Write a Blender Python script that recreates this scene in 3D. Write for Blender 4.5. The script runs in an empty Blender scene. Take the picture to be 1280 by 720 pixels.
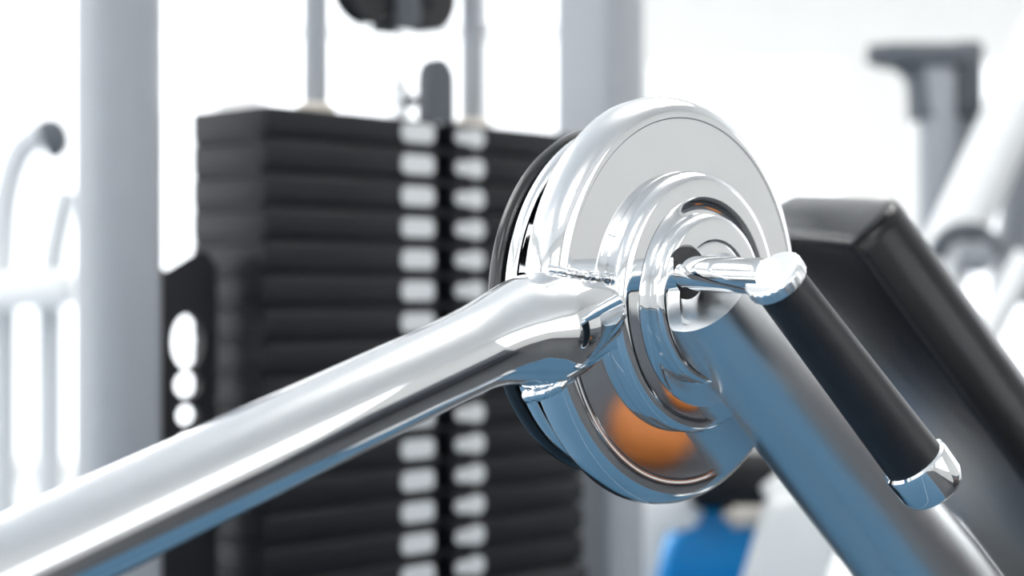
import bpy, bmesh, math, random
from mathutils import Vector as V, Matrix
random.seed(4)
sc = bpy.context.scene
COL = sc.collection
F = 2133.0
H = 1.0                      # camera height
WLOC = {}

def at(x, y, Y):             # photograph pixel at depth Y -> point in the room
    return V(((x - 640) / F * Y, Y, H + (360 - y) / F * Y))

# ------------------------------------------------------------------ materials
def mat(name, base, rough=0.5, metal=0.0, var=0.0, vscale=30, bump=0.0, bscale=80, coat=0.0, rvar=0.0, spec=0.5):
    m = bpy.data.materials.new(name); m.use_nodes = True
    nt = m.node_tree; b = nt.nodes['Principled BSDF']
    b.inputs['Base Color'].default_value = (*base, 1)
    b.inputs['Roughness'].default_value = rough
    b.inputs['Metallic'].default_value = metal
    b.inputs['Coat Weight'].default_value = coat; b.inputs['Coat Roughness'].default_value = 0.22
    b.inputs['Specular IOR Level'].default_value = spec
    tc = nt.nodes.new('ShaderNodeTexCoord')
    if var > 0 or rvar > 0:
        n = nt.nodes.new('ShaderNodeTexNoise'); n.inputs['Scale'].default_value = vscale
        nt.links.new(tc.outputs['Object'], n.inputs['Vector'])
        if var > 0:
            r = nt.nodes.new('ShaderNodeMix'); r.data_type = 'RGBA'
            r.inputs[6].default_value = (*[max(0, c * (1 - var)) for c in base], 1)
            r.inputs[7].default_value = (*[min(1, c * (1 + var)) for c in base], 1)
            nt.links.new(n.outputs['Fac'], r.inputs[0]); nt.links.new(r.outputs[2], b.inputs['Base Color'])
        if rvar > 0:
            mr = nt.nodes.new('ShaderNodeMapRange')
            mr.inputs['To Min'].default_value = max(0, rough - rvar); mr.inputs['To Max'].default_value = rough + rvar
            nt.links.new(n.outputs['Fac'], mr.inputs['Value']); nt.links.new(mr.outputs['Result'], b.inputs['Roughness'])
    if bump > 0:
        n2 = nt.nodes.new('ShaderNodeTexNoise'); n2.inputs['Scale'].default_value = bscale
        nt.links.new(tc.outputs['Object'], n2.inputs['Vector'])
        bp = nt.nodes.new('ShaderNodeBump'); bp.inputs['Strength'].default_value = bump; bp.inputs['Distance'].default_value = 0.002
        nt.links.new(n2.outputs['Fac'], bp.inputs['Height']); nt.links.new(bp.outputs['Normal'], b.inputs['Normal'])
    return m

def emis(name, col, s):
    m = bpy.data.materials.new(name); m.use_nodes = True
    b = m.node_tree.nodes['Principled BSDF']
    b.inputs['Base Color'].default_value = (*col, 1)
    b.inputs['Emission Color'].default_value = (*col, 1); b.inputs['Emission Strength'].default_value = s
    return m

M = dict(
    chrome=mat('polished_chrome', (0.90, 0.905, 0.91), 0.035, 1.0, rvar=0.015, vscale=25),
    weld=mat('chromed_weld', (0.88, 0.89, 0.90), 0.06, 1.0, bump=0.5, bscale=260),
    satin=mat('satin_chrome', (0.82, 0.83, 0.84), 0.32, 1.0, rvar=0.03, vscale=40),
    black_disc=mat('black_gloss_plate', (0.012, 0.013, 0.014), 0.18, 0.0, coat=0.3),
    rubber=mat('black_grip_rubber', (0.010, 0.0095, 0.011), 0.42, 0.0, bump=0.08, bscale=900, var=0.15, vscale=200),
    vinyl=mat('black_vinyl', (0.005, 0.0048, 0.006), 0.27, 0.0, bump=0.45, bscale=16, coat=0.28, spec=0.25),
    plate=mat('black_painted_steel', (0.0055, 0.0062, 0.0088), 0.5, 0.0, spec=0.35, var=0.15, vscale=60),
    dark=mat('dark_steel', (0.010, 0.010, 0.012), 0.5),
    sticker=mat('white_sticker', (0.72, 0.73, 0.73), 0.5, var=0.05),
    post=mat('silver_grey_paint', (0.36, 0.375, 0.40), 0.38, 0.0, var=0.02, coat=0.2),
    pale=mat('pale_grey_plastic', (0.60, 0.62, 0.64), 0.4, var=0.02),
    grey=mat('mid_grey_paint', (0.27, 0.285, 0.31), 0.4, var=0.03),
    dgrey=mat('dark_grey_plastic', (0.085, 0.095, 0.11), 0.45, var=0.05),
    white=mat('white_frame_paint', (0.86, 0.87, 0.87), 0.32, var=0.02),
    wall=mat('white_wall_paint', (0.78, 0.775, 0.755), 0.7, var=0.02, vscale=6),
    darkwall=mat('dark_grey_wall_panel', (0.085, 0.09, 0.10), 0.6, var=0.1, vscale=5),
    ceil=mat('white_ceiling_paint', (0.93, 0.93, 0.925), 0.8, var=0.01),
    floor=mat('pale_grey_floor', (0.72, 0.74, 0.76), 0.22, var=0.05, vscale=4),
    mat_=mat('unseen_blue_rubber', (0.045, 0.13, 0.22), 0.55, var=0.15, vscale=50),
    blue=mat('blue_vinyl', (0.004, 0.32, 0.72), 0.4, var=0.08),
    cream=mat('cream_foam', (0.74, 0.68, 0.60), 0.55, var=0.05),
    cmat=mat('unseen_charcoal_rubber', (0.055, 0.058, 0.064), 0.6, var=0.2, vscale=90),
    orange=mat('orange_rubber', (0.62, 0.20, 0.045), 0.5, var=0.08),
    fill_glow=emis('fill_diffuser', (1.0, 0.985, 0.96), 3.1),  # glow of the unseen light panels added overhead
)
def glass():
    m = bpy.data.materials.new('window_glass'); m.use_nodes = True
    nt = m.node_tree; nt.nodes.clear()
    o = nt.nodes.new('ShaderNodeOutputMaterial'); mx = nt.nodes.new('ShaderNodeMixShader')
    t = nt.nodes.new('ShaderNodeBsdfTransparent'); g = nt.nodes.new('ShaderNodeBsdfGlossy')
    g.inputs['Roughness'].default_value = 0.02
    mx.inputs[0].default_value = 0.06
    nt.links.new(t.outputs[0], mx.inputs[1]); nt.links.new(g.outputs[0], mx.inputs[2]); nt.links.new(mx.outputs[0], o.inputs[0])
    return m
M['glass'] = glass()

# ------------------------------------------------------------------ object helpers
def tag(o, label=None, cat=None, group=None, kind=None):
    if label: o['label'] = label
    if cat: o['category'] = cat
    if group: o['group'] = group
    if kind: o['kind'] = kind
    return o

def empty(name, loc, label, cat, group=None):
    o = bpy.data.objects.new(name, None); COL.objects.link(o)
    o.empty_display_size = 0.05
    o.location = loc; WLOC[o] = V(loc)
    return tag(o, label, cat, group)

def mk(name, bm, m, parent=None, smooth=40):
    bmesh.ops.recalc_face_normals(bm, faces=bm.faces)
    vs = [v.co for v in bm.verts]
    lo = V((min(v.x for v in vs), min(v.y for v in vs), min(v.z for v in vs)))
    hi = V((max(v.x for v in vs), max(v.y for v in vs), max(v.z for v in vs)))
    c = (lo + hi) / 2; c.z = lo.z
    bmesh.ops.translate(bm, verts=bm.verts, vec=-c)
    me = bpy.data.meshes.new(name); bm.to_mesh(me); bm.free()
    me.materials.append(m)
    if smooth:
        for p in me.polygons: p.use_smooth = True
        me.set_sharp_from_angle(angle=math.radians(smooth))
    o = bpy.data.objects.new(name, me); COL.objects.link(o)
    WLOC[o] = c
    if parent:
        o.parent = parent; o.location = c - WLOC[parent]
    else:
        o.location = c
    return o

def struct(name, bm, m, parent=None, smooth=40):
    o = mk(name, bm, m, parent, smooth); o['kind'] = 'structure'; return o

def box(bm, c, X, Y, Z, bev=0.0, seg=3):
    """box centred at c with half-vectors X, Y, Z"""
    c, X, Y, Z = V(c), V(X), V(Y), V(Z)
    b2 = bmesh.new()
    vs = {}
    for i in (-1, 1):
        for j in (-1, 1):
            for k in (-1, 1):
                vs[i, j, k] = b2.verts.new(c + X * i + Y * j + Z * k)
    for q in (((-1,-1,-1),(-1,1,-1),(1,1,-1),(1,-1,-1)), ((-1,-1,1),(1,-1,1),(1,1,1),(-1,1,1)),
              ((-1,-1,-1),(1,-1,-1),(1,-1,1),(-1,-1,1)), ((-1,1,-1),(-1,1,1),(1,1,1),(1,1,-1)),
              ((-1,-1,-1),(-1,-1,1),(-1,1,1),(-1,1,-1)), ((1,-1,-1),(1,1,-1),(1,1,1),(1,-1,1))):
        b2.faces.new([vs[a] for a in q])
    bmesh.ops.recalc_face_normals(b2, faces=b2.faces)
    if bev > 0:
        bmesh.ops.bevel(b2, geom=list(b2.edges), offset=bev, segments=seg, profile=0.5, affect='EDGES', clamp_overlap=True)
    merge(bm, b2)

def merge(bm, b2):
    me = bpy.data.meshes.new('tmp'); b2.to_mesh(me); b2.free(); bm.from_mesh(me); bpy.data.meshes.remove(me)

def abox(bm, lo, hi, bev=0.0, seg=2):
    lo, hi = V(lo), V(hi); d = (hi - lo) / 2
    box(bm, (lo + hi) / 2, (d.x, 0, 0), (0, d.y, 0), (0, 0, d.z), bev, seg)

def frame_of(d):
    d = d.normalized()
    a = V((0, 0, 1)) if abs(d.z) < 0.9 else V((1, 0, 0))
    p = d.cross(a).normalized(); q = p.cross(d).normalized()
    return p, q

def tube(bm, pts, rad, n=32, cap=True, sx=1.0):
    """swept tube; rad number or list; parallel-transported frame"""
    pts = [V(p) for p in pts]
    if not hasattr(rad, '__len__'): rad = [rad] * len(pts)
    rings = []; p = None
    for i, c in enumerate(pts):
        d = (pts[min(i + 1, len(pts) - 1)] - pts[max(i - 1, 0)]).normalized()
        if p is None: p, q = frame_of(d)
        else:
            p = (p - d * p.dot(d)).normalized(); q = p.cross(d).normalized()
        rings.append([bm.verts.new(c + (p * math.cos(a) * sx + q * math.sin(a)) * rad[i]) for a in [2 * math.pi * k / n for k in range(n)]])
    for a, b in zip(rings, rings[1:]):
        for k in range(n):
            bm.faces.new((a[k], a[(k + 1) % n], b[(k + 1) % n], b[k]))
    if cap:
        bm.faces.new(rings[0][::-1]); bm.faces.new(rings[-1])

def lathe(bm, o, ax, prof, n=128):
    """prof: list of (radius, height along ax)"""
    o, ax = V(o), V(ax).normalized(); p, q = frame_of(ax)
    rings = []
    for r, t in prof:
        if r <= 1e-6: rings.append([bm.verts.new(o + ax * t)])
        else: rings.append([bm.verts.new(o + ax * t + (p * math.cos(a) + q * math.sin(a)) * r) for a in [2 * math.pi * k / n for k in range(n)]])
    for a, b in zip(rings, rings[1:]):
        if len(a) == 1 and len(b) == 1: continue
        for k in range(n):
            k2 = (k + 1) % n
            if len(a) == 1: bm.faces.new((a[0], b[k2], b[k]))
            elif len(b) == 1: bm.faces.new((a[k], a[k2], b[0]))
            else: bm.faces.new((a[k], a[k2], b[k2], b[k]))

def rnd(r0, t0, r1, t1, seg=8, out=True):
    """quarter-round from (r0,t0) to (r1,t1): leaves along t first if out"""
    res = []
    for i in range(seg + 1):
        a = math.pi / 2 * i / seg
        if out: res.append((r0 + (r1 - r0) * (1 - math.cos(a)), t0 + (t1 - t0) * math.sin(a)))
        else: res.append((r0 + (r1 - r0) * math.sin(a), t0 + (t1 - t0) * (1 - math.cos(a))))
    return res

def spline(pts, per=8):
    pts = [V(p) for p in pts]; out = []
    P = [pts[0] * 2 - pts[1]] + pts + [pts[-1] * 2 - pts[-2]]
    for i in range(1, len(P) - 2):
        for k in range(per):
            t = k / per; a, b, c, d = P[i - 1], P[i], P[i + 1], P[i + 2]
            out.append(0.5 * ((2 * b) + (c - a) * t + (2 * a - 5 * b + 4 * c - d) * t * t + (3 * b - a - 3 * c + d) * t ** 3))
    out.append(pts[-1]); return out

def copy_thing(o, delta):
    c = o.copy(); COL.objects.link(c); c.location = o.location + V(delta)
    WLOC[c] = WLOC[o] + V(delta)
    for ch in list(o.children):
        d = ch.copy(); COL.objects.link(d); d.parent = c
        for g in list(ch.children):
            e = g.copy(); COL.objects.link(e); e.parent = d
    return c

# ------------------------------------------------------------------ machine axes
n = V((0.725, -0.688, 0)).normalized()          # lateral axis of both machines (towards the camera, right)
u = V((-n.y * -1, 0, 0))
u = V((-0.688, -0.725, 0)).normalized()         # in the plane of the disc, to the left and nearer
v = -u
Z = V((0, 0, 1))
C0 = V((0.1083, 1.05, H - 0.0074))
def D(s, h, t): return C0 + u * s + Z * h + n * t

# ------------------------------------------------------------------ 1. the chrome lever with its pivot disc
lever = empty('pivot_lever', (C0.x, C0.y, C0.z), 'polished chrome lever arm with round pivot disc in front of the black weight stack', 'lever')
R = 0.1265
bm = bmesh.new()
prof = [(0, -0.024), (0.110, -0.024)] + rnd(R - 0.007, -0.024, R, -0.018, 8, False)
prof += [(R, -0.0165)] + rnd(R, -0.0145, 0.112, 0.0, 16, True) + [(0.1115, -0.0002), (0.110, 0.0), (0.109, 0.0), (0.105, 0.0), (0.06, 0.0), (0.0, 0.0)]
lathe(bm, C0, n, prof, 192)
disc = mk('pivot_disc', bm, M['chrome'], lever, 30)
bm = bmesh.new()
prof = [(0.0, -0.0005), (0.0785, -0.0005)] + [(0.080, 0.001)] + rnd(0.080, 0.006, 0.071, 0.013, 10, True) + [(0.064, 0.0132), (0.062, 0.0118), (0.056, 0.0112), (0.055, 0.0112), (0.03, 0.0112), (0, 0.0112)]
lathe(bm, D(0, -0.001, 0), n, prof, 160)
hub = mk('hub', bm, M['chrome'], disc, 30)
bm = bmesh.new()
prof = [(0.0, 0.0100), (0.050, 0.0100), (0.052, 0.0125)] + rnd(0.052, 0.016, 0.046, 0.021, 8, True) + [(0.036, 0.0215), (0.0345, 0.0205), (0.033, 0.0212), (0.032, 0.0213), (0.02, 0.0218), (0, 0.0222)]
lathe(bm, D(0, 0.001, 0), n, prof, 128)
mk('hub_cap', bm, M['chrome'], disc, 30)
# rear flange, spacer and black plate
bm = bmesh.new()
lathe(bm, C0, n, [(0, -0.043), (0.085, -0.043), (0.085, -0.020), (0, -0.020)], 96)
lathe(bm, C0, n, [(0, -0.052), (0.106, -0.052)] + rnd(0.108, -0.052, 0.111, -0.049, 4, False) + rnd(0.111, -0.046, 0.107, -0.043, 4, True) + [(0, -0.0428)], 160)
mk('rear_flange', bm, M['chrome'], lever, 30)
bm = bmesh.new()
lathe(bm, C0, n, [(0, -0.066), (0.104, -0.066)] + rnd(0.107, -0.066, 0.111, -0.062, 5, False) + rnd(0.111, -0.060, 0.107, -0.056, 5, True) + [(0.09, -0.055), (0.09, -0.051), (0, -0.051)], 160)
tag(mk('back_plate', bm, M['black_disc'], lever, 30), 'glossy black round back plate')
# the arm
ctrl = [(0.030, 0.002, 0.018), (0.055, -0.001, 0.0215), (0.080, -0.007, 0.027), (0.105, -0.0135, 0.0325), (0.120, -0.0165, 0.0335), (0.135, -0.018, 0.031),
        (0.150, -0.0205, 0.0272), (0.168, -0.0250, 0.0242), (0.19, -0.0318, 0.0234), (0.25, -0.0503, 0.0234), (0.33, -0.075, 0.0234), (0.45, -0.112, 0.0234), (0.60, -0.1584, 0.0234), (0.74, -0.2016, 0.0234)]
pts = spline([D(s, h, -0.014) for s, h, r in ctrl], 8)
rs = [w.x for w in spline([V((r, 0, 0)) for s, h, r in ctrl], 8)]
bm = bmesh.new(); tube(bm, pts, rs, 96)
arm = mk('lever_tube', bm, M['chrome'], lever, 50)
# weld seam over the front of the disc and around the rim
def weld(path, r, amp=0.3):
    bm = bmesh.new()
    pp = spline(path, 14)
    tube(bm, pp, [r * (1 + amp * (0.5 + 0.5 * math.sin(i * 1.15)) * random.uniform(0.5, 1)) for i in range(len(pp))], 14)
    return bm
mk('weld_seam', weld([D(0.122, -0.0545, -0.022), D(0.121, -0.050, -0.004), D(0.106, -0.038, 0.003), D(0.088, -0.024, 0.006), D(0.076, -0.008, 0.0088), D(0.074, 0.004, 0.006)], 0.0036), M['weld'], lever, 60)
mk('weld_seam', weld([D(0.121, 0.018, -0.020), D(0.118, 0.017, -0.004), D(0.100, 0.014, 0.002), D(0.080, 0.0125, 0.004), D(0.072, 0.0125, 0.006)], 0.0032), M['weld'], lever, 60)

# ------------------------------------------------------------------ 2. frame of the same machine: tube, handle, cushion
foot = V((0.1162 + 0.133 * 6.0, 1.029 + 0.051 * 6.0, 0.0))
mach = empty('exercise_machine', (0.6, 1.5, 0.0), 'exercise machine frame with slanting satin tube, black grip handle and black cushion', 'exercise machine')
a0 = D(0.0, -0.008, 0.024)
a1 = at(1158, 720, 1.205)
dr = (a1 - a0)
k_end = (a0.z - 0.025) / -dr.z
pts = [a0 + dr * t for t in (-0.07, 0.06, 0.3, 0.6, 1.0, 2.0, 3.5, k_end)]
bm = bmesh.new(); tube(bm, pts, [0.030, 0.0335, 0.0350, 0.038, 0.0415, 0.043, 0.043, 0.043], 96)
ftube = mk('frame_tube', bm, M['satin'], mach, 50)
fe = pts[-1]
bm = bmesh.new(); abox(bm, (fe.x - 0.09, fe.y - 0.35, 0.0), (fe.x + 0.06, fe.y + 0.65, 0.06), 0.01)
mk('base_beam', bm, M['satin'], mach)
# collar bump where the hub meets the tube
pc = at(930, 512, 1.035)
# handle
r0 = D(0.030, 0.0165, 0.0195); r1 = at(968, 346, 0.950)
g1 = at(1158, 597, 0.985)
gd = (g1 - r1).normalized()
bm = bmesh.new()
rd = (r1 - r0).normalized()
tube(bm, [r0 - rd * 0.004, r0 + rd * 0.03, r1 - rd * 0.004], [0.0104, 0.0104, 0.0104], 48)
handle = mk('handle', bm, M['chrome'], mach, 50); tag(handle, 'polished chrome handle rod')
bm = bmesh.new()
lathe(bm, r0, rd, [(0.0100, -0.003), (0.0155, -0.003), (0.0172, 0.000), (0.0155, 0.003), (0.0100, 0.004)], 64)
mk('rubber_ring', bm, M['rubber'], handle)
L = (g1 - r1).length
bm = bmesh.new()
lathe(bm, r1, gd, [(0, 0.004), (0.0146, 0.004), (0.0150, 0.008), (0.0152, 0.02), (0.0163, L * 0.5), (0.0176, L - 0.016), (0.0177, L - 0.012), (0, L - 0.012)], 80)
mk('grip', bm, M['rubber'], handle, 40)
def knurl_cap(o, ax, prof, nseg=96, amp=0.00035):
    bm = bmesh.new(); o, ax = V(o), V(ax).normalized(); p, q = frame_of(ax); rings = []
    for r, t, kn in prof:
        rings.append([bm.verts.new(o + ax * t + (p * math.cos(a) + q * math.sin(a)) * (r + (amp * kn if (k // 2) % 2 else 0))) for k, a in enumerate([2 * math.pi * k / nseg for k in range(nseg)])])
    for a, b in zip(rings, rings[1:]):
        for k in range(nseg): bm.faces.new((a[k], a[(k + 1) % nseg], b[(k + 1) % nseg], b[k]))
    bm.faces.new(rings[0][::-1]); bm.faces.new(rings[-1])
    return bm
capax = (gd + V((0.10, -0.34, 0.02))*-1).normalized()
capax = (gd + V((0.0, 0.26, 0.0))).normalized()
mk('end_cap', knurl_cap(r1 + gd * 0.001, capax, [(0.0160, -0.0045, 0), (0.0170, -0.0038, 0), (0.0175, -0.003, 1), (0.0175, 0.003, 1), (0.0166, 0.0042, 0)]), M['satin'], handle, 35)
mk('end_collar', knurl_cap(g1, gd, [(0.0180, -0.014, 0), (0.0196, -0.0128, 0), (0.0200, -0.011, 0), (0.0200, 0.003, 0), (0.0190, 0.006, 0), (0.0182, 0.0085, 0), (0.0165, 0.010, 0), (0.012, 0.011, 0)]), M['chrome'], handle, 35)
# cushion
A = at(1062, 304, 1.25); E = at(1280, 600, 1.284); B = at(1134, 257, 1.30)
Lx = (E - A).normalized()
T = (B - A); T = (T - Lx * T.dot(Lx)); tl = T.length; T.normalize()
W = V((-Lx.y, Lx.x, 0.10)); W = (W - Lx * W.dot(Lx)).normalized()
T = Lx.cross(W).normalized()
if T.z < 0: T = -T
LEN, WID, TH = 0.62, 0.28, 0.060
def cushion_mesh():
    bm = bmesh.new(); prof = []
    def arc(cw, ct, r, a0_, N): return [(cw + r * math.cos(math.radians(a0_ + 90 * k / N)), ct + r * math.sin(math.radians(a0_ + 90 * k / N))) for k in range(N + 1)]
    r_s, r_b = 0.006, 0.046
    prof += arc(r_s, r_s, r_s, 180, 6)                       # sharp lower front edge (the seam)
    prof += arc(WID - r_b, r_b, r_b, 270, 10) if False else arc(WID - 0.02, 0.02, 0.02, 270, 8)
    prof += arc(WID - 0.03, TH - 0.026, 0.026, 0, 8) + arc(r_b, TH - r_b, r_b, 90, 14)
    cw, ct = WID / 2, TH / 2
    def ring(a, ins):
        out = []
        for w_, t_ in prof:
            kw = (cw - ins) / cw; kt = (ct - ins) / ct
            bulge = 0.0
            out.append(bm.verts.new(A + Lx * a + W * (cw + (w_ - cw) * kw) + T * (ct + (t_ - ct) * kt)))
        return out
    rings = [ring(a, i) for a, i in ((0.0, 0.009), (0.0012, 0.005), (0.004, 0.002), (0.008, 0.0005), (0.014, 0), (0.3, 0), (LEN - 0.014, 0), (LEN - 0.004, 0.002), (LEN, 0.009))]
    N = len(prof)
    for p_, q_ in zip(rings, rings[1:]):
        for k in range(N): bm.faces.new((p_[k], p_[(k + 1) % N], q_[(k + 1) % N], q_[k]))
    bm.faces.new(rings[0][::-1]); bm.faces.new(rings[-1])
    return bm
bm = cushion_mesh()
cush = mk('cushion', bm, M['vinyl'], mach, 60)
e = 0.0022
def piping(path): 
    bm = bmesh.new(); tube(bm, spline(path, 6), 0.0016, 10); return bm
c = [e, e, e]
P = lambda a, b, w: A + Lx * a + W * b + T * w
mk('seam', piping([P(e, e, e), P(0.1, e, e), P(0.3, e, e), P(LEN - e, e, e)]), M['vinyl'], cush)
mk('seam', piping([P(e, e, e), P(e, e + 0.001, TH / 2), P(e, 0.012, TH - 0.018)]), M['vinyl'], cush)
mk('seam', piping([P(e, e, e), P(e, 0.1, e), P(e, WID - e, e)]), M['vinyl'], cush)
# bracket holding the cushion to the frame tube
bm = bmesh.new()
q0 = a0 + dr * 1.9; q1 = P(0.36, 0.12, 0.0) 
tube(bm, [q0, (q0 + q1) / 2, q1 + T * 0.004], 0.016, 24)
mk('cushion_bracket', bm, M['satin'], mach)

# ------------------------------------------------------------------ 3. weight machine: posts, rods, pulley, then each plate
SC = V((-0.142, 2.148, 0))
def S(s, w, z): return SC + v * s + n * w + Z * z
ZT = H + 0.2050; PITCH = 0.0384; NP = 15
z_base = ZT - NP * PITCH
wm = empty('weight_machine', (SC.x, SC.y, 0), 'silver grey frame of the weight machine with two thick uprights beside the black plates', 'weight machine')
for s, hw, hn in ((-0.412, 0.043, 0.042), (0.388, 0.040, 0.058)):
    bm = bmesh.new(); box(bm, S(s, 0, 0.85), v * hw, n * hn, Z * 0.85, 0.036 if s < 0 else 0.02, 8)
    mk('upright', bm, M['post'], wm, 50)
bm = bmesh.new(); box(bm, S(-0.012, 0, 1.655), v * 0.40, n * 0.035, Z * 0.045, 0.01)
mk('top_beam', bm, M['post'], wm)
bm = bmesh.new(); box(bm, S(0, 0, z_base / 2), v * 0.28, n * 0.075, Z * (z_base / 2), 0.008)
mk('base_box', bm, M['dark'], wm)
for s in (-0.136, 0.130):
    bm = bmesh.new(); tube(bm, [S(s, 0, ZT), S(s, 0, 1.62)], 0.0150, 32)
    rod = mk('guide_rod', bm, M['post'], wm, 50)
    bm = bmesh.new(); lathe(bm, S(s, 0, ZT), Z, [(0.015, 0), (0.024, 0), (0.024, 0.012), (0.020, 0.016), (0.015, 0.016)], 40)
    mk('rod_collar', bm, M['cream'], rod)
# perforated black strip between left upright and stack
def strip():
    bm = bmesh.new()
    zs0, zs1 = 0.55, H + 0.045
    holes = [(H - 0.060, 0.022, 0.031), (H - 0.108, 0.018, 0.015), (H - 0.142, 0.015, 0.012), (H - 0.174, 0.015, 0.012)]
    hw = 0.040
    edges = []
    N = 28
    def ring(zc, a, b): return [(a * math.cos(2 * math.pi * k / N), zc + b * math.sin(2 * math.pi * k / N)) for k in range(N)]
    # row of cells, each a rectangle with an oval hole, filled ring-to-rectangle
    bounds = [zs1] + [(holes[i][0] - holes[i][2] + holes[i + 1][0] + holes[i + 1][2]) / 2 for i in range(len(holes) - 1)] + [holes[-1][0] - 0.02]
    for w in (-0.006, 0.006):
        for (zc, a, b), top, bot in zip(holes, bounds, bounds[1:]):
            inner = ring(zc, a, b); outer = []
            for k in range(N):
                dx, dz = math.cos(2 * math.pi * k / N), math.sin(2 * math.pi * k / N)
                lim = min(hw / abs(dx) if abs(dx) > 1e-6 else 9, ((top - zc) if dz > 0 else (zc - bot)) / abs(dz) if abs(dz) > 1e-6 else 9)
                outer.append((dx * lim, zc + dz * lim))
            iv = [bm.verts.new(S(-0.326 + x, w, z)) for x, z in inner]; ov = [bm.verts.new(S(-0.326 + x, w, z)) for x, z in outer]
            for k in range(N): bm.faces.new((iv[k], iv[(k + 1) % N], ov[(k + 1) % N], ov[k]))
            if w < 0: continue
            iv2 = [bm.verts.new(S(-0.326 + x, -0.006, z)) for x, z in inner]
            for k in range(N): bm.faces.new((iv[k], iv2[k], iv2[(k + 1) % N], iv[(k + 1) % N]))
    for vv in bm.verts:
        if vv.co.z > zs1 - 0.0005: vv.co.z -= 0.042 * (hw - (vv.co - S(-0.326, 0, 0)).dot(v)) / (2 * hw) - 0.006
    box(bm, S(-0.326, 0, (0.55 + bounds[-1]) / 2), v * hw, n * 0.006, Z * ((bounds[-1] - 0.55) / 2))
    return bm
mk('side_bracket', strip(), M['dark'], wm, 0)
# pulley block
pz = H + 0.372
bm = bmesh.new()
box(bm, S(-0.006, -0.022, pz + 0.04), v * 0.020, n * 0.003, Z * 0.09, 0.002); box(bm, S(-0.006, 0.022, pz + 0.04), v * 0.02, n * 0.003, Z * 0.09, 0.002)
box(bm, S(-0.006, 0, pz + 0.13), v * 0.06, n * 0.03, Z * 0.12, 0.004)
pb = mk('pulley_block', bm, M['dgrey'], wm)
for s in (-0.055, 0.043):
    bm = bmesh.new(); lathe(bm, S(s, -0.016, pz), n, [(0, 0), (0.043, 0), (0.045, 0.003), (0.045, 0.007), (0.038, 0.013), (0.038, 0.019), (0.045, 0.025), (0.045, 0.029), (0.043, 0.032), (0.014, 0.032), (0.014, 0.036), (0, 0.036)], 64)
    mk('pulley_wheel', bm, M['dark'], pb)
bm = bmesh.new(); tube(bm, [S(0, 0, ZT + 0.085), S(0, 0, pz)], 0.003, 12)
mk('cable', bm, M['satin'], wm)
# selector stem on the top plate
st = empty('selector_stem', tuple(S(0, 0, ZT)), 'small chrome selector stem with dark rounded tab standing on the topmost weight plate', 'selector')
bm = bmesh.new(); lathe(bm, S(0, 0, ZT), Z, [(0, 0), (0.020, 0), (0.020, 0.006), (0.012, 0.010), (0.012, 0.028), (0.016, 0.032), (0.016, 0.044), (0.008, 0.052), (0.006, 0.085), (0, 0.085)], 40)
mk('stem', bm, M['satin'], st)
def tab():
    bm = bmesh.new(); w, h, N = 0.024, 0.082, 16
    out = [(-w, 0), (w, 0), (w, h - 0.03)] + [(w * math.cos(a), h - 0.03 + 0.028 * math.sin(a)) for a in [math.pi * k / N for k in range(1, N)]] + [(-w, h - 0.03)]
    f = [[bm.verts.new(S(0.013 + x, ww, ZT + z)) for x, z in out] for ww in (0.045, 0.062)]
    bm.faces.new(f[0]); bm.faces.new(f[1][::-1])
    for k in range(len(out)): bm.faces.new((f[0][k], f[0][(k + 1) % len(out)], f[1][(k + 1) % len(out)], f[1][k]))
    return bm
tag(mk('tab', tab(), M['dgrey'], st), 'dark grey rounded tab')
bm = bmesh.new(); tube(bm, [S(0, 0, ZT + 0.024), S(0.006, 0.03, ZT + 0.03), S(0.012, 0.05, ZT + 0.035)], 0.006, 16)
mk('link', bm, M['dgrey'], st)
# plates
LEFT, RIGHT = -0.266, 0.275
ords = ['topmost', 'second', 'third', 'fourth', 'fifth', 'sixth', 'seventh', 'eighth', 'ninth', 'tenth', 'eleventh', 'twelfth', 'thirteenth', 'fourteenth', 'fifteenth']
def plate_label(i):
    if i == 0: return 'black weight plate with two white labels, topmost of the stack under the guide rods'
    return 'black weight plate with two white labels, %s from the top of the stack' % ords[i]
pl = empty('weight_plate', tuple(S(0, 0, ZT - PITCH)), plate_label(0), 'weight plate', 'weight plates of the black stack')
bm = bmesh.new()
zc = ZT - 0.0165
for s0, s1 in ((LEFT, -0.003), (0.028, RIGHT)):
    box(bm, S((s0 + s1) / 2, 0, zc), v * (s1 - s0) / 2, n * 0.07, Z * 0.0165, 0.0035, 3)
box(bm, S(0.0125, -0.012, zc), v * 0.02, n * 0.055, Z * 0.0160)
box(bm, S(0, 0, ZT - PITCH + 0.0030), v * 0.268, n * 0.063, Z * 0.0030)
mk('plate_body', bm, M['plate'], pl)
def rrect(s0, s1, z0, z1, r, w=0.0704, N=6):
    bm = bmesh.new(); pts = []
    for cx, cz, a0_ in ((s1 - r, z1 - r, 0), (s0 + r, z1 - r, 90), (s0 + r, z0 + r, 180), (s1 - r, z0 + r, 270)):
        for k in range(N + 1):
            a = math.radians(a0_ + 90 * k / N); pts.append((cx + r * math.cos(a), cz + r * math.sin(a)))
    f = [[bm.verts.new(S(x, ww, z)) for x, z in pts] for ww in (w - 0.0004, w + 0.0008)]
    bm.faces.new(f[0]); bm.faces.new(f[1][::-1])
    for k in range(len(pts)): bm.faces.new((f[0][k], f[0][(k + 1) % len(pts)], f[1][(k + 1) % len(pts)], f[1][k]))
    return bm
mk('number_sticker', rrect(-0.061, -0.007, zc - 0.0118, zc + 0.0118, 0.009), M['sticker'], pl)
bmr = rrect(0.050, 0.081, zc - 0.0118, zc + 0.0118, 0.011)
merge(bmr, rrect(0.0295, 0.056, zc - 0.0085, zc + 0.0085, 0.009, 0.0702))
mk('round_sticker', bmr, M['sticker'], pl)
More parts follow.
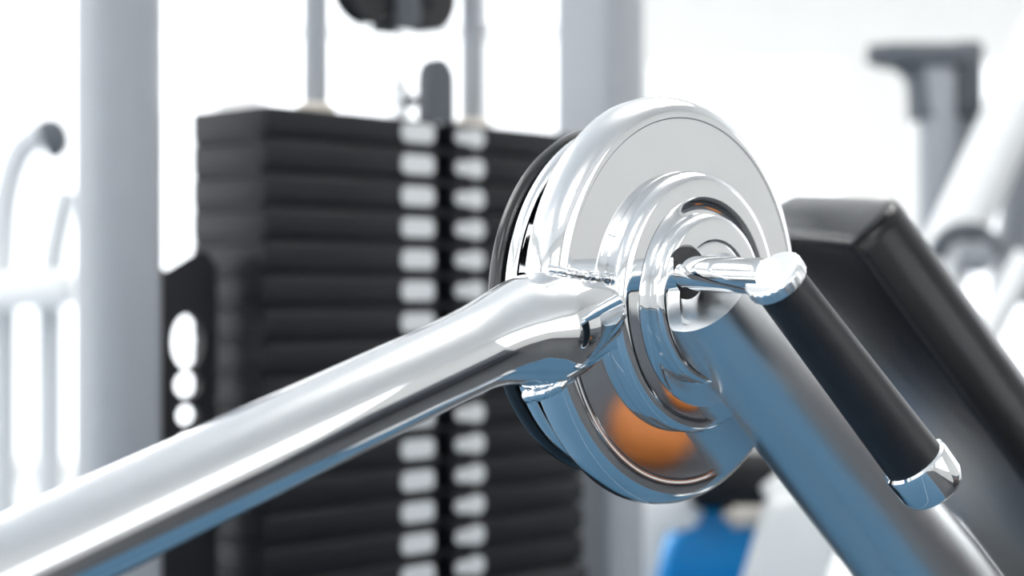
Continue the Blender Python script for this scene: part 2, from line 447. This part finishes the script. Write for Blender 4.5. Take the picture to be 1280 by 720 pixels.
for i in range(1, NP):
    c_ = copy_thing(pl, (0, 0, -PITCH * i)); c_['label'] = plate_label(i)

# ------------------------------------------------------------------ 4. background machines
# right: white cable machine with diagonal beam
Y = 3.3
cm = empty('cable_machine', tuple(at(1170, 360, Y).xy) + (0,), 'blurred white and grey cable machine with diagonal beam behind the black cushion', 'cable machine')
px = Y / F
p = at(1170, 60, Y)
bm = bmesh.new(); abox(bm, (p.x - 0.032, Y - 0.03, 0), (p.x + 0.032, Y + 0.03, p.z), 0.012)
mk('post', bm, M['grey'], cm)
bm = bmesh.new()
tube(bm, spline([at(1085, 68, Y), at(1120, 72, Y), at(1148, 95, Y), at(1156, 150, Y)], 6), [0.02 + 0.012 * k / 18 for k in range(19)], 20)
box(bm, at(1155, 70, Y), V((0.085, 0, 0)), V((0, 0.04, 0)), V((0, 0, 0.022)), 0.01)
mk('head_bracket', bm, M['dgrey'], cm)
bm = bmesh.new()
box(bm, at(1208, 100, Y + 0.06), V((0.028, 0, 0)), V((0, 0.03, 0)), V((0, 0, 0.075)), 0.012)
mk('pulley_housing', bm, M['dgrey'], cm)
bm = bmesh.new()
tube(bm, [at(1225, 140, Y + 0.12), at(1195, 190, Y + 0.12), at(1175, 290, Y + 0.12), at(1170, 420, Y + 0.12)], [0.05, 0.05, 0.04, 0.04], 20)
mk('rear_brace', bm, M['grey'], cm)
bm = bmesh.new()
b0, b1 = at(1320, 20, Y - 0.1), at(1195, 295, Y - 0.1); bd = b1 - b0
tube(bm, [b0 - bd * 0.6, b0, b1, b0 + bd * 1.6], 0.052, 32)
mk('diagonal_beam', bm, M['white'], cm)
bm = bmesh.new()
b0, b1 = at(1300, 180, Y + 0.2), at(1270, 380, Y + 0.2)
tube(bm, [b0, b1], 0.06, 24)
mk('side_panel', bm, M['grey'], cm)
bm = bmesh.new()
rc = at(1208, 322, Y - 0.15)
tube(bm, [rc + V((0.055 * math.cos(a), 0, 0.05 * math.sin(a))) for a in [math.pi * k / 16 for k in range(17)]], 0.018, 16)
mk('roller_guard', bm, M['dgrey'], cm)
bm = bmesh.new(); lathe(bm, rc + V((0.015, 0.03, 0)), V((0, -1, 0)), [(0, 0), (0.026, 0), (0.03, 0.01), (0.03, 0.06), (0.02, 0.066), (0, 0.066)], 32)
mk('roller', bm, M['grey'], cm)
bm = bmesh.new(); tube(bm, [at(1285, 320, Y - 0.2), at(1232, 420, Y - 0.2), at(1150, 570, Y - 0.2)], 0.026, 24)
mk('lower_link', bm, M['white'], cm)

# left: elliptical trainer, pale with curved handles
Y = 3.9
et = empty('elliptical_trainer', tuple(at(45, 360, Y).xy) + (0,), 'blurred pale grey trainer with curved handlebars at the left window', 'elliptical trainer')
bm = bmesh.new(); tube(bm, spline([at(0, 420, Y), at(2, 330, Y), at(8, 245, Y), at(26, 188, Y), at(56, 166, Y)], 8), 0.030, 20)
hb = mk('handlebar', bm, M['pale'], et)
bm = bmesh.new(); tube(bm, spline([at(52, 168, Y), at(66, 164, Y), at(70, 180, Y), at(58, 186, Y)], 6), 0.032, 20)
mk('grip', bm, M['dgrey'], hb)
bm = bmesh.new(); tube(bm, spline([at(86, 238, Y + 0.2), at(76, 275, Y + 0.2), at(66, 330, Y + 0.2), at(60, 420, Y + 0.2)], 8), 0.028, 20)
mk('handlebar', bm, M['pale'], et)
bm = bmesh.new(); box(bm, at(40, 363, Y - 0.1), V((0.11, 0, 0.006)), V((0, 0.09, 0)), V((0, 0, 0.04)), 0.03, 5)
mk('console', bm, M['white'], et)
for q in (4, 62):
    bm = bmesh.new(); tube(bm, [at(q, 385, Y), at(q, 450, Y), at(q, 540, Y), V((at(q, 360, Y).x, Y, 0.08))], [0.03, 0.03, 0.03, 0.03], 20)
    mk('strut', bm, M['pale'], et)
bm = bmesh.new(); bx = at(33, 360, Y); abox(bm, (bx.x - 0.16, Y - 0.4, 0), (bx.x + 0.16, Y + 0.5, 0.09), 0.03, 4)
mk('base', bm, M['white'], et)

# lower right: white seated machine with blue seat
Y = 2.6
sm = empty('seated_machine', tuple(at(900, 360, Y).xy) + (0,), 'blurred white machine with bright blue seat below the chrome disc', 'exercise machine')
bm = bmesh.new()
q = at(905, 720, Y)
def quad_slab(pp, Yf, dy, bev):
    bm = bmesh.new(); f = [[bm.verts.new(at(x, y, Yf) + V((0, dd, 0))) for x, y in pp] for dd in (0, dy)]
    bm.faces.new(f[0]); bm.faces.new(f[1][::-1]); N = len(pp)
    for k in range(N): bm.faces.new((f[0][k], f[0][(k + 1) % N], f[1][(k + 1) % N], f[1][k]))
    bmesh.ops.recalc_face_normals(bm, faces=bm.faces)
    bmesh.ops.bevel(bm, geom=list(bm.edges), offset=bev, segments=4, profile=0.5, affect='EDGES', clamp_overlap=True)
    return bm
mk('seat', quad_slab([(815, 742), (838, 672), (885, 628), (1000, 628), (985, 742)], Y + 0.06, 0.34, 0.02), M['blue'], sm)
bm = bmesh.new(); box(bm, at(905, 742, Y + 0.16), V((0.15, 0, 0)), V((0, 0.2, 0)), V((0, 0, 0.035)), 0.02, 4)
mk('seat_edge', bm, M['blue'], sm)
mk('white_panel', quad_slab([(772, 622), (878, 618), (880, 650), (866, 664), (832, 668), (815, 760), (772, 760)], Y, 0.05, 0.012), M['white'], sm)
bm = bmesh.new(); tube(bm, [at(905, 643, Y - 0.02), at(972, 641, Y - 0.02)], 0.022, 28)
bmesh.ops.bevel(bm, geom=[ed for ed in bm.edges if len(ed.link_faces) == 2 and any(len(f.verts) > 10 for f in ed.link_faces)], offset=0.012, segments=4, affect='EDGES')
mk('roller_pad', bm, M['cream'], sm)
bm = bmesh.new(); d0, d1 = at(1012, 618, Y - 0.15), at(975, 740, Y - 0.15); dd = d1 - d0
box(bm, (d0 + d1) / 2 + dd * 0.2, dd * 0.75, V((0.062, 0, 0.015)), V((0, 0.035, 0)), 0.012, 4)
mk('diagonal_strut', bm, M['white'], sm)
bm = bmesh.new(); box(bm, at(984, 615, Y - 0.1), V((0.022, 0, 0.018)), V((-0.016, 0, 0.022)), V((0, 0.03, 0)), 0.006, 3)
mk('strut_end', bm, M['white'], sm)
bm = bmesh.new(); box(bm, at(945, 588, Y + 0.12), V((0.12, 0, 0)), V((0, 0.16, 0)), V((0, 0, 0.045)), 0.02, 4)
mk('black_cushion', bm, M['vinyl'], sm)
bm = bmesh.new(); qq = at(900, 742, Y + 0.2); abox(bm, (qq.x - 0.05, qq.y - 0.05, 0), (qq.x + 0.05, qq.y + 0.05, qq.z), 0.01)
mk('pedestal', bm, M['white'], sm)

# right, out of view: rack and orange balls added for the disc's reflection
rk = empty('added_rack', (3.0, 1.5, 0), 'unseen dark rack right of the machine, added to darken the reflection in the chrome disc', 'rack')
bm = bmesh.new()
for zz in (0.28, 0.58):
    abox(bm, (2.78, 0.75, zz - 0.02), (3.22, 2.3, zz), 0.004)
for yy in (0.78, 2.27):
    for xx in (2.80, 3.20): abox(bm, (xx - 0.02, yy - 0.02, 0), (xx + 0.02, yy + 0.02, 0.72), 0.004)
abox(bm, (3.21, 0.62, 0.0), (3.23, 2.7, 0.93), 0.004)  # back panel added to keep the lower disc reflection dark
mk('shelf_frame', bm, M['dgrey'], rk)
def ball(x, y, z, r, label):
    bm = bmesh.new(); bmesh.ops.create_uvsphere(bm, u_segments=48, v_segments=24, radius=r)
    for vv in bm.verts:                               # moulded seams
        if abs(vv.co.z) < r * 0.07: vv.co *= 0.985
    bmesh.ops.translate(bm, verts=bm.verts, vec=V((x, y, z + r)))  # added stand-in; the real source of the orange reflection is unknown
    return tag(mk('added_orange_ball', bm, M['orange'], None, 60), label, 'ball', 'added orange balls on the rack')
ball(3.0, 1.42, 0.58, 0.10, 'larger orange ball on the upper shelf, added for the orange reflection in the disc')
ball(2.95, 1.72, 0.28, 0.09, 'smaller orange ball on the lower shelf, added for the orange reflection in the disc')

# ------------------------------------------------------------------ 5. room
X0, X1, Y0, Y1, HC = -4.5, 4.5, -4.0, 9.0, 3.2
bm = bmesh.new(); abox(bm, (X0 - .2, Y0 - .2, -0.1), (X1 + .2, Y1 + .2, 0)); struct('floor', bm, M['floor'], None, 0)
bm = bmesh.new(); abox(bm, (X0 - .2, Y0 - .2, HC), (X1 + .2, Y1 + .2, HC + 0.1)); struct('ceiling', bm, M['ceil'], None, 0)
bm = bmesh.new(); abox(bm, (-2.2, -3.7, 0.0), (0.25, 3.2, 0.008), 0.003)  # out of view, added to tint the underside of the arm blue
tag(mk('unseen_mat', bm, M['mat_'], None, 0), 'unseen blue mat added under the chrome lever arm for its blue reflections', 'mat')
bm = bmesh.new(); abox(bm, (1.06, -3.7, 0.0), (4.4, 5.6, 0.008), 0.003)  # out of view, added to give the chrome something dark to reflect
tag(mk('unseen_mat', bm, M['cmat'], None, 0), 'unseen charcoal mat under the dark rack, added to darken reflections in the chrome', 'mat')
bm = bmesh.new(); abox(bm, (0.26, 2.21, 0.0), (1.05, 5.6, 0.008), 0.003)  # second unseen dark mat, added so reflections stay grey
tag(mk('unseen_mat', bm, M['cmat'], None, 0), 'unseen charcoal mat added behind the black cushion to darken reflections', 'mat')
bm = bmesh.new(); abox(bm, (0.26, -3.7, 0.0), (1.05, 2.20, 0.008), 0.003)  # second unseen blue mat, sized by the blue it adds to reflections
tag(mk('unseen_mat', bm, M['mat_'], None, 0), 'narrow unseen blue mat added beneath the pivot disc and grip handle for blue reflections', 'mat')

nwin = [0]
def window(axis, pos, a0_, a1_, z0, z1, mull, trans):
    nwin[0] += 1
    bm = bmesh.new(); t = 0.03; d = 0.04
    def bb(aa0, aa1, zz0, zz1):
        if axis == 'y': abox(bm, (aa0, pos - d, zz0), (aa1, pos + d, zz1))
        else: abox(bm, (pos - d, aa0, zz0), (pos + d, aa1, zz1))
    bb(a0_, a1_, z0, z0 + t); bb(a0_, a1_, z1 - t, z1); bb(a0_, a0_ + t, z0 + t, z1 - t); bb(a1_ - t, a1_, z0 + t, z1 - t)
    for m in mull: bb(m - t * .8, m + t * .8, z0 + t, z1 - t)
    for m in trans: bb(a0_ + t, a1_ - t, m - t * .8, m + t * .8)
    w = struct('window_%d' % nwin[0], bm, M['white'], None, 0)
    bm = bmesh.new()
    if axis == 'y': abox(bm, (a0_ + .01, pos - .004, z0 + .01), (a1_ - .01, pos + .004, z1 - .01))
    else: abox(bm, (pos - .004, a0_ + .01, z0 + .01), (pos + .004, a1_ - .01, z1 - .01))
    struct('pane', bm, M['glass'], w, 0)

def wall(name, axis, p0, p1, lo, hi, opens, m):
    """opens: (a0,a1,z0,z1) sorted along the wall"""
    bm = bmesh.new()
    def bb(a, b, z0, z1):
        if b - a < 1e-4 or z1 - z0 < 1e-4: return
        if axis == 'y': abox(bm, (a, p0, z0), (b, p1, z1))
        else: abox(bm, (p0, a, z0), (p1, b, z1))
    x = lo
    for a, b, z0, z1 in opens:
        bb(x, a, 0, HC); bb(a, b, 0, z0); bb(a, b, z1, HC); x = b
    bb(x, hi, 0, HC)
    return struct(name, bm, m, None, 0)
# back wall: tall windows on the left, lower ones on the right
ob = [(-4.3, -1.55, 0.06, 3.05), (-1.35, 0.55, 0.06, 3.05), (0.72, 1.78, 0.06, 2.22), (2.12, 4.2, 0.06, 2.22)]
wall('wall_back', 'y', Y1, Y1 + 0.2, X0 - .2, X1 + .2, ob, M['wall'])
window('y', Y1 + .1, *ob[0], [-2.9], []); window('y', Y1 + .1, *ob[1], [-0.12], [2.36]); window('y', Y1 + .1, *ob[2], [], []); window('y', Y1 + .1, *ob[3], [3.1], [])
ol = [(-3.4, -0.6, 0.5, 2.9), (-0.2, 3.2, 0.06, 2.9), (3.6, 8.4, 0.06, 2.9)]
wall('wall_left', 'x', X0 - .2, X0, Y0, Y1, ol, M['wall'])
for o_ in ol: window('x', X0 - .1, *o_, [(o_[0] + o_[1]) / 2], [])
orr = [(-3.4, 0.3, 1.12, 2.95), (3.6, 8.2, 1.12, 2.95)]
wall('wall_right', 'x', X1, X1 + .2, Y0, Y1, orr, M['wall'])
for o_ in orr: window('x', X1 + .1, *o_, [(o_[0] + o_[1]) / 2], [])
bm = bmesh.new(); abox(bm, (X1 - 0.03, Y0, 0), (X1, Y1, 0.12)); struct('baseboard_right', bm, M['darkwall'], None, 0)
of = [(-3.6, -0.6, 1.3, 2.8), (0.4, 3.6, 1.3, 2.8)]
wall('wall_front', 'y', Y0 - .2, Y0, X0 - .2, X1 + .2, of, M['wall'])
for o_ in of: window('y', Y0 - .1, *o_, [(o_[0] + o_[1]) / 2], [])
bm = bmesh.new(); abox(bm, (X0, Y0, 0), (X1 - .03, Y0 + .03, 0.12)); struct('baseboard_front', bm, M['darkwall'], None, 0)

for i, (x, y) in enumerate([(-2.2, -1.5), (1.2, -1.5), (-2.2, 2.2), (1.2, 2.2), (-2.2, 6), (1.2, 6)]):  # light panels added out of view to brighten the ceiling and chrome
    t = empty('added_light_panel', (x, y, HC), 'added unseen hanging light panel, %s' % ['behind the viewer on the left', 'behind the viewer on the right', 'over the weight machine', 'over the cushion', 'near the left back windows', 'near the right back windows'][i], 'ceiling light', 'added unseen light panels')
    bm = bmesh.new()
    for a, b in (((-.62, -.62), (.62, -.58)), ((-.62, .58), (.62, .62)), ((-.62, -.58), (-.58, .58)), ((.58, -.58), (.62, .58))):
        abox(bm, (x + a[0], y + a[1], HC - .46), (x + b[0], y + b[1], HC - .40))
    mk('frame', bm, M['white'], t, 0)
    for hx in (-.6, .6):
        bm = bmesh.new(); abox(bm, (x + hx - .008, y - .008, HC - .40), (x + hx + .008, y + .008, HC)); mk('hanger', bm, M['white'], t, 0)
    bm = bmesh.new(); abox(bm, (x - .58, y - .58, HC - .45), (x + .58, y + .58, HC - .41)); mk('diffuser', bm, M['fill_glow'], t, 0)

# ------------------------------------------------------------------ 6. sky, camera, view
w = bpy.data.worlds.new('World'); sc.world = w; w.use_nodes = True
nt = w.node_tree; bg = nt.nodes['Background']
bg.inputs['Strength'].default_value = 1.7
tc = nt.nodes.new('ShaderNodeTexCoord'); sp = nt.nodes.new('ShaderNodeSeparateXYZ'); rp = nt.nodes.new('ShaderNodeValToRGB')
nt.links.new(tc.outputs['Generated'], sp.inputs[0]); nt.links.new(sp.outputs['Z'], rp.inputs['Fac'])
rp.color_ramp.elements[0].color = (0.92, 0.96, 1.0, 1); rp.color_ramp.elements[1].color = (0.96, 0.98, 1.0, 1)
nt.links.new(rp.outputs['Color'], bg.inputs['Color'])
cam = bpy.data.cameras.new('Camera'); co = bpy.data.objects.new('Camera', cam); COL.objects.link(co)
co.location = (0, 0, H); co.rotation_euler = (math.radians(90), 0, 0)
cam.sensor_width = 36; cam.lens = 60; cam.clip_start = 0.02
cam.dof.use_dof = True; cam.dof.focus_distance = 1.0; cam.dof.aperture_fstop = 3.9
sc.camera = co
sc.view_settings.view_transform = 'Standard'
sc.view_settings.look = 'None'
sc.view_settings.exposure = 0.7
sc.cycles.max_bounces = 10
sc.cycles.sample_clamp_indirect = 8
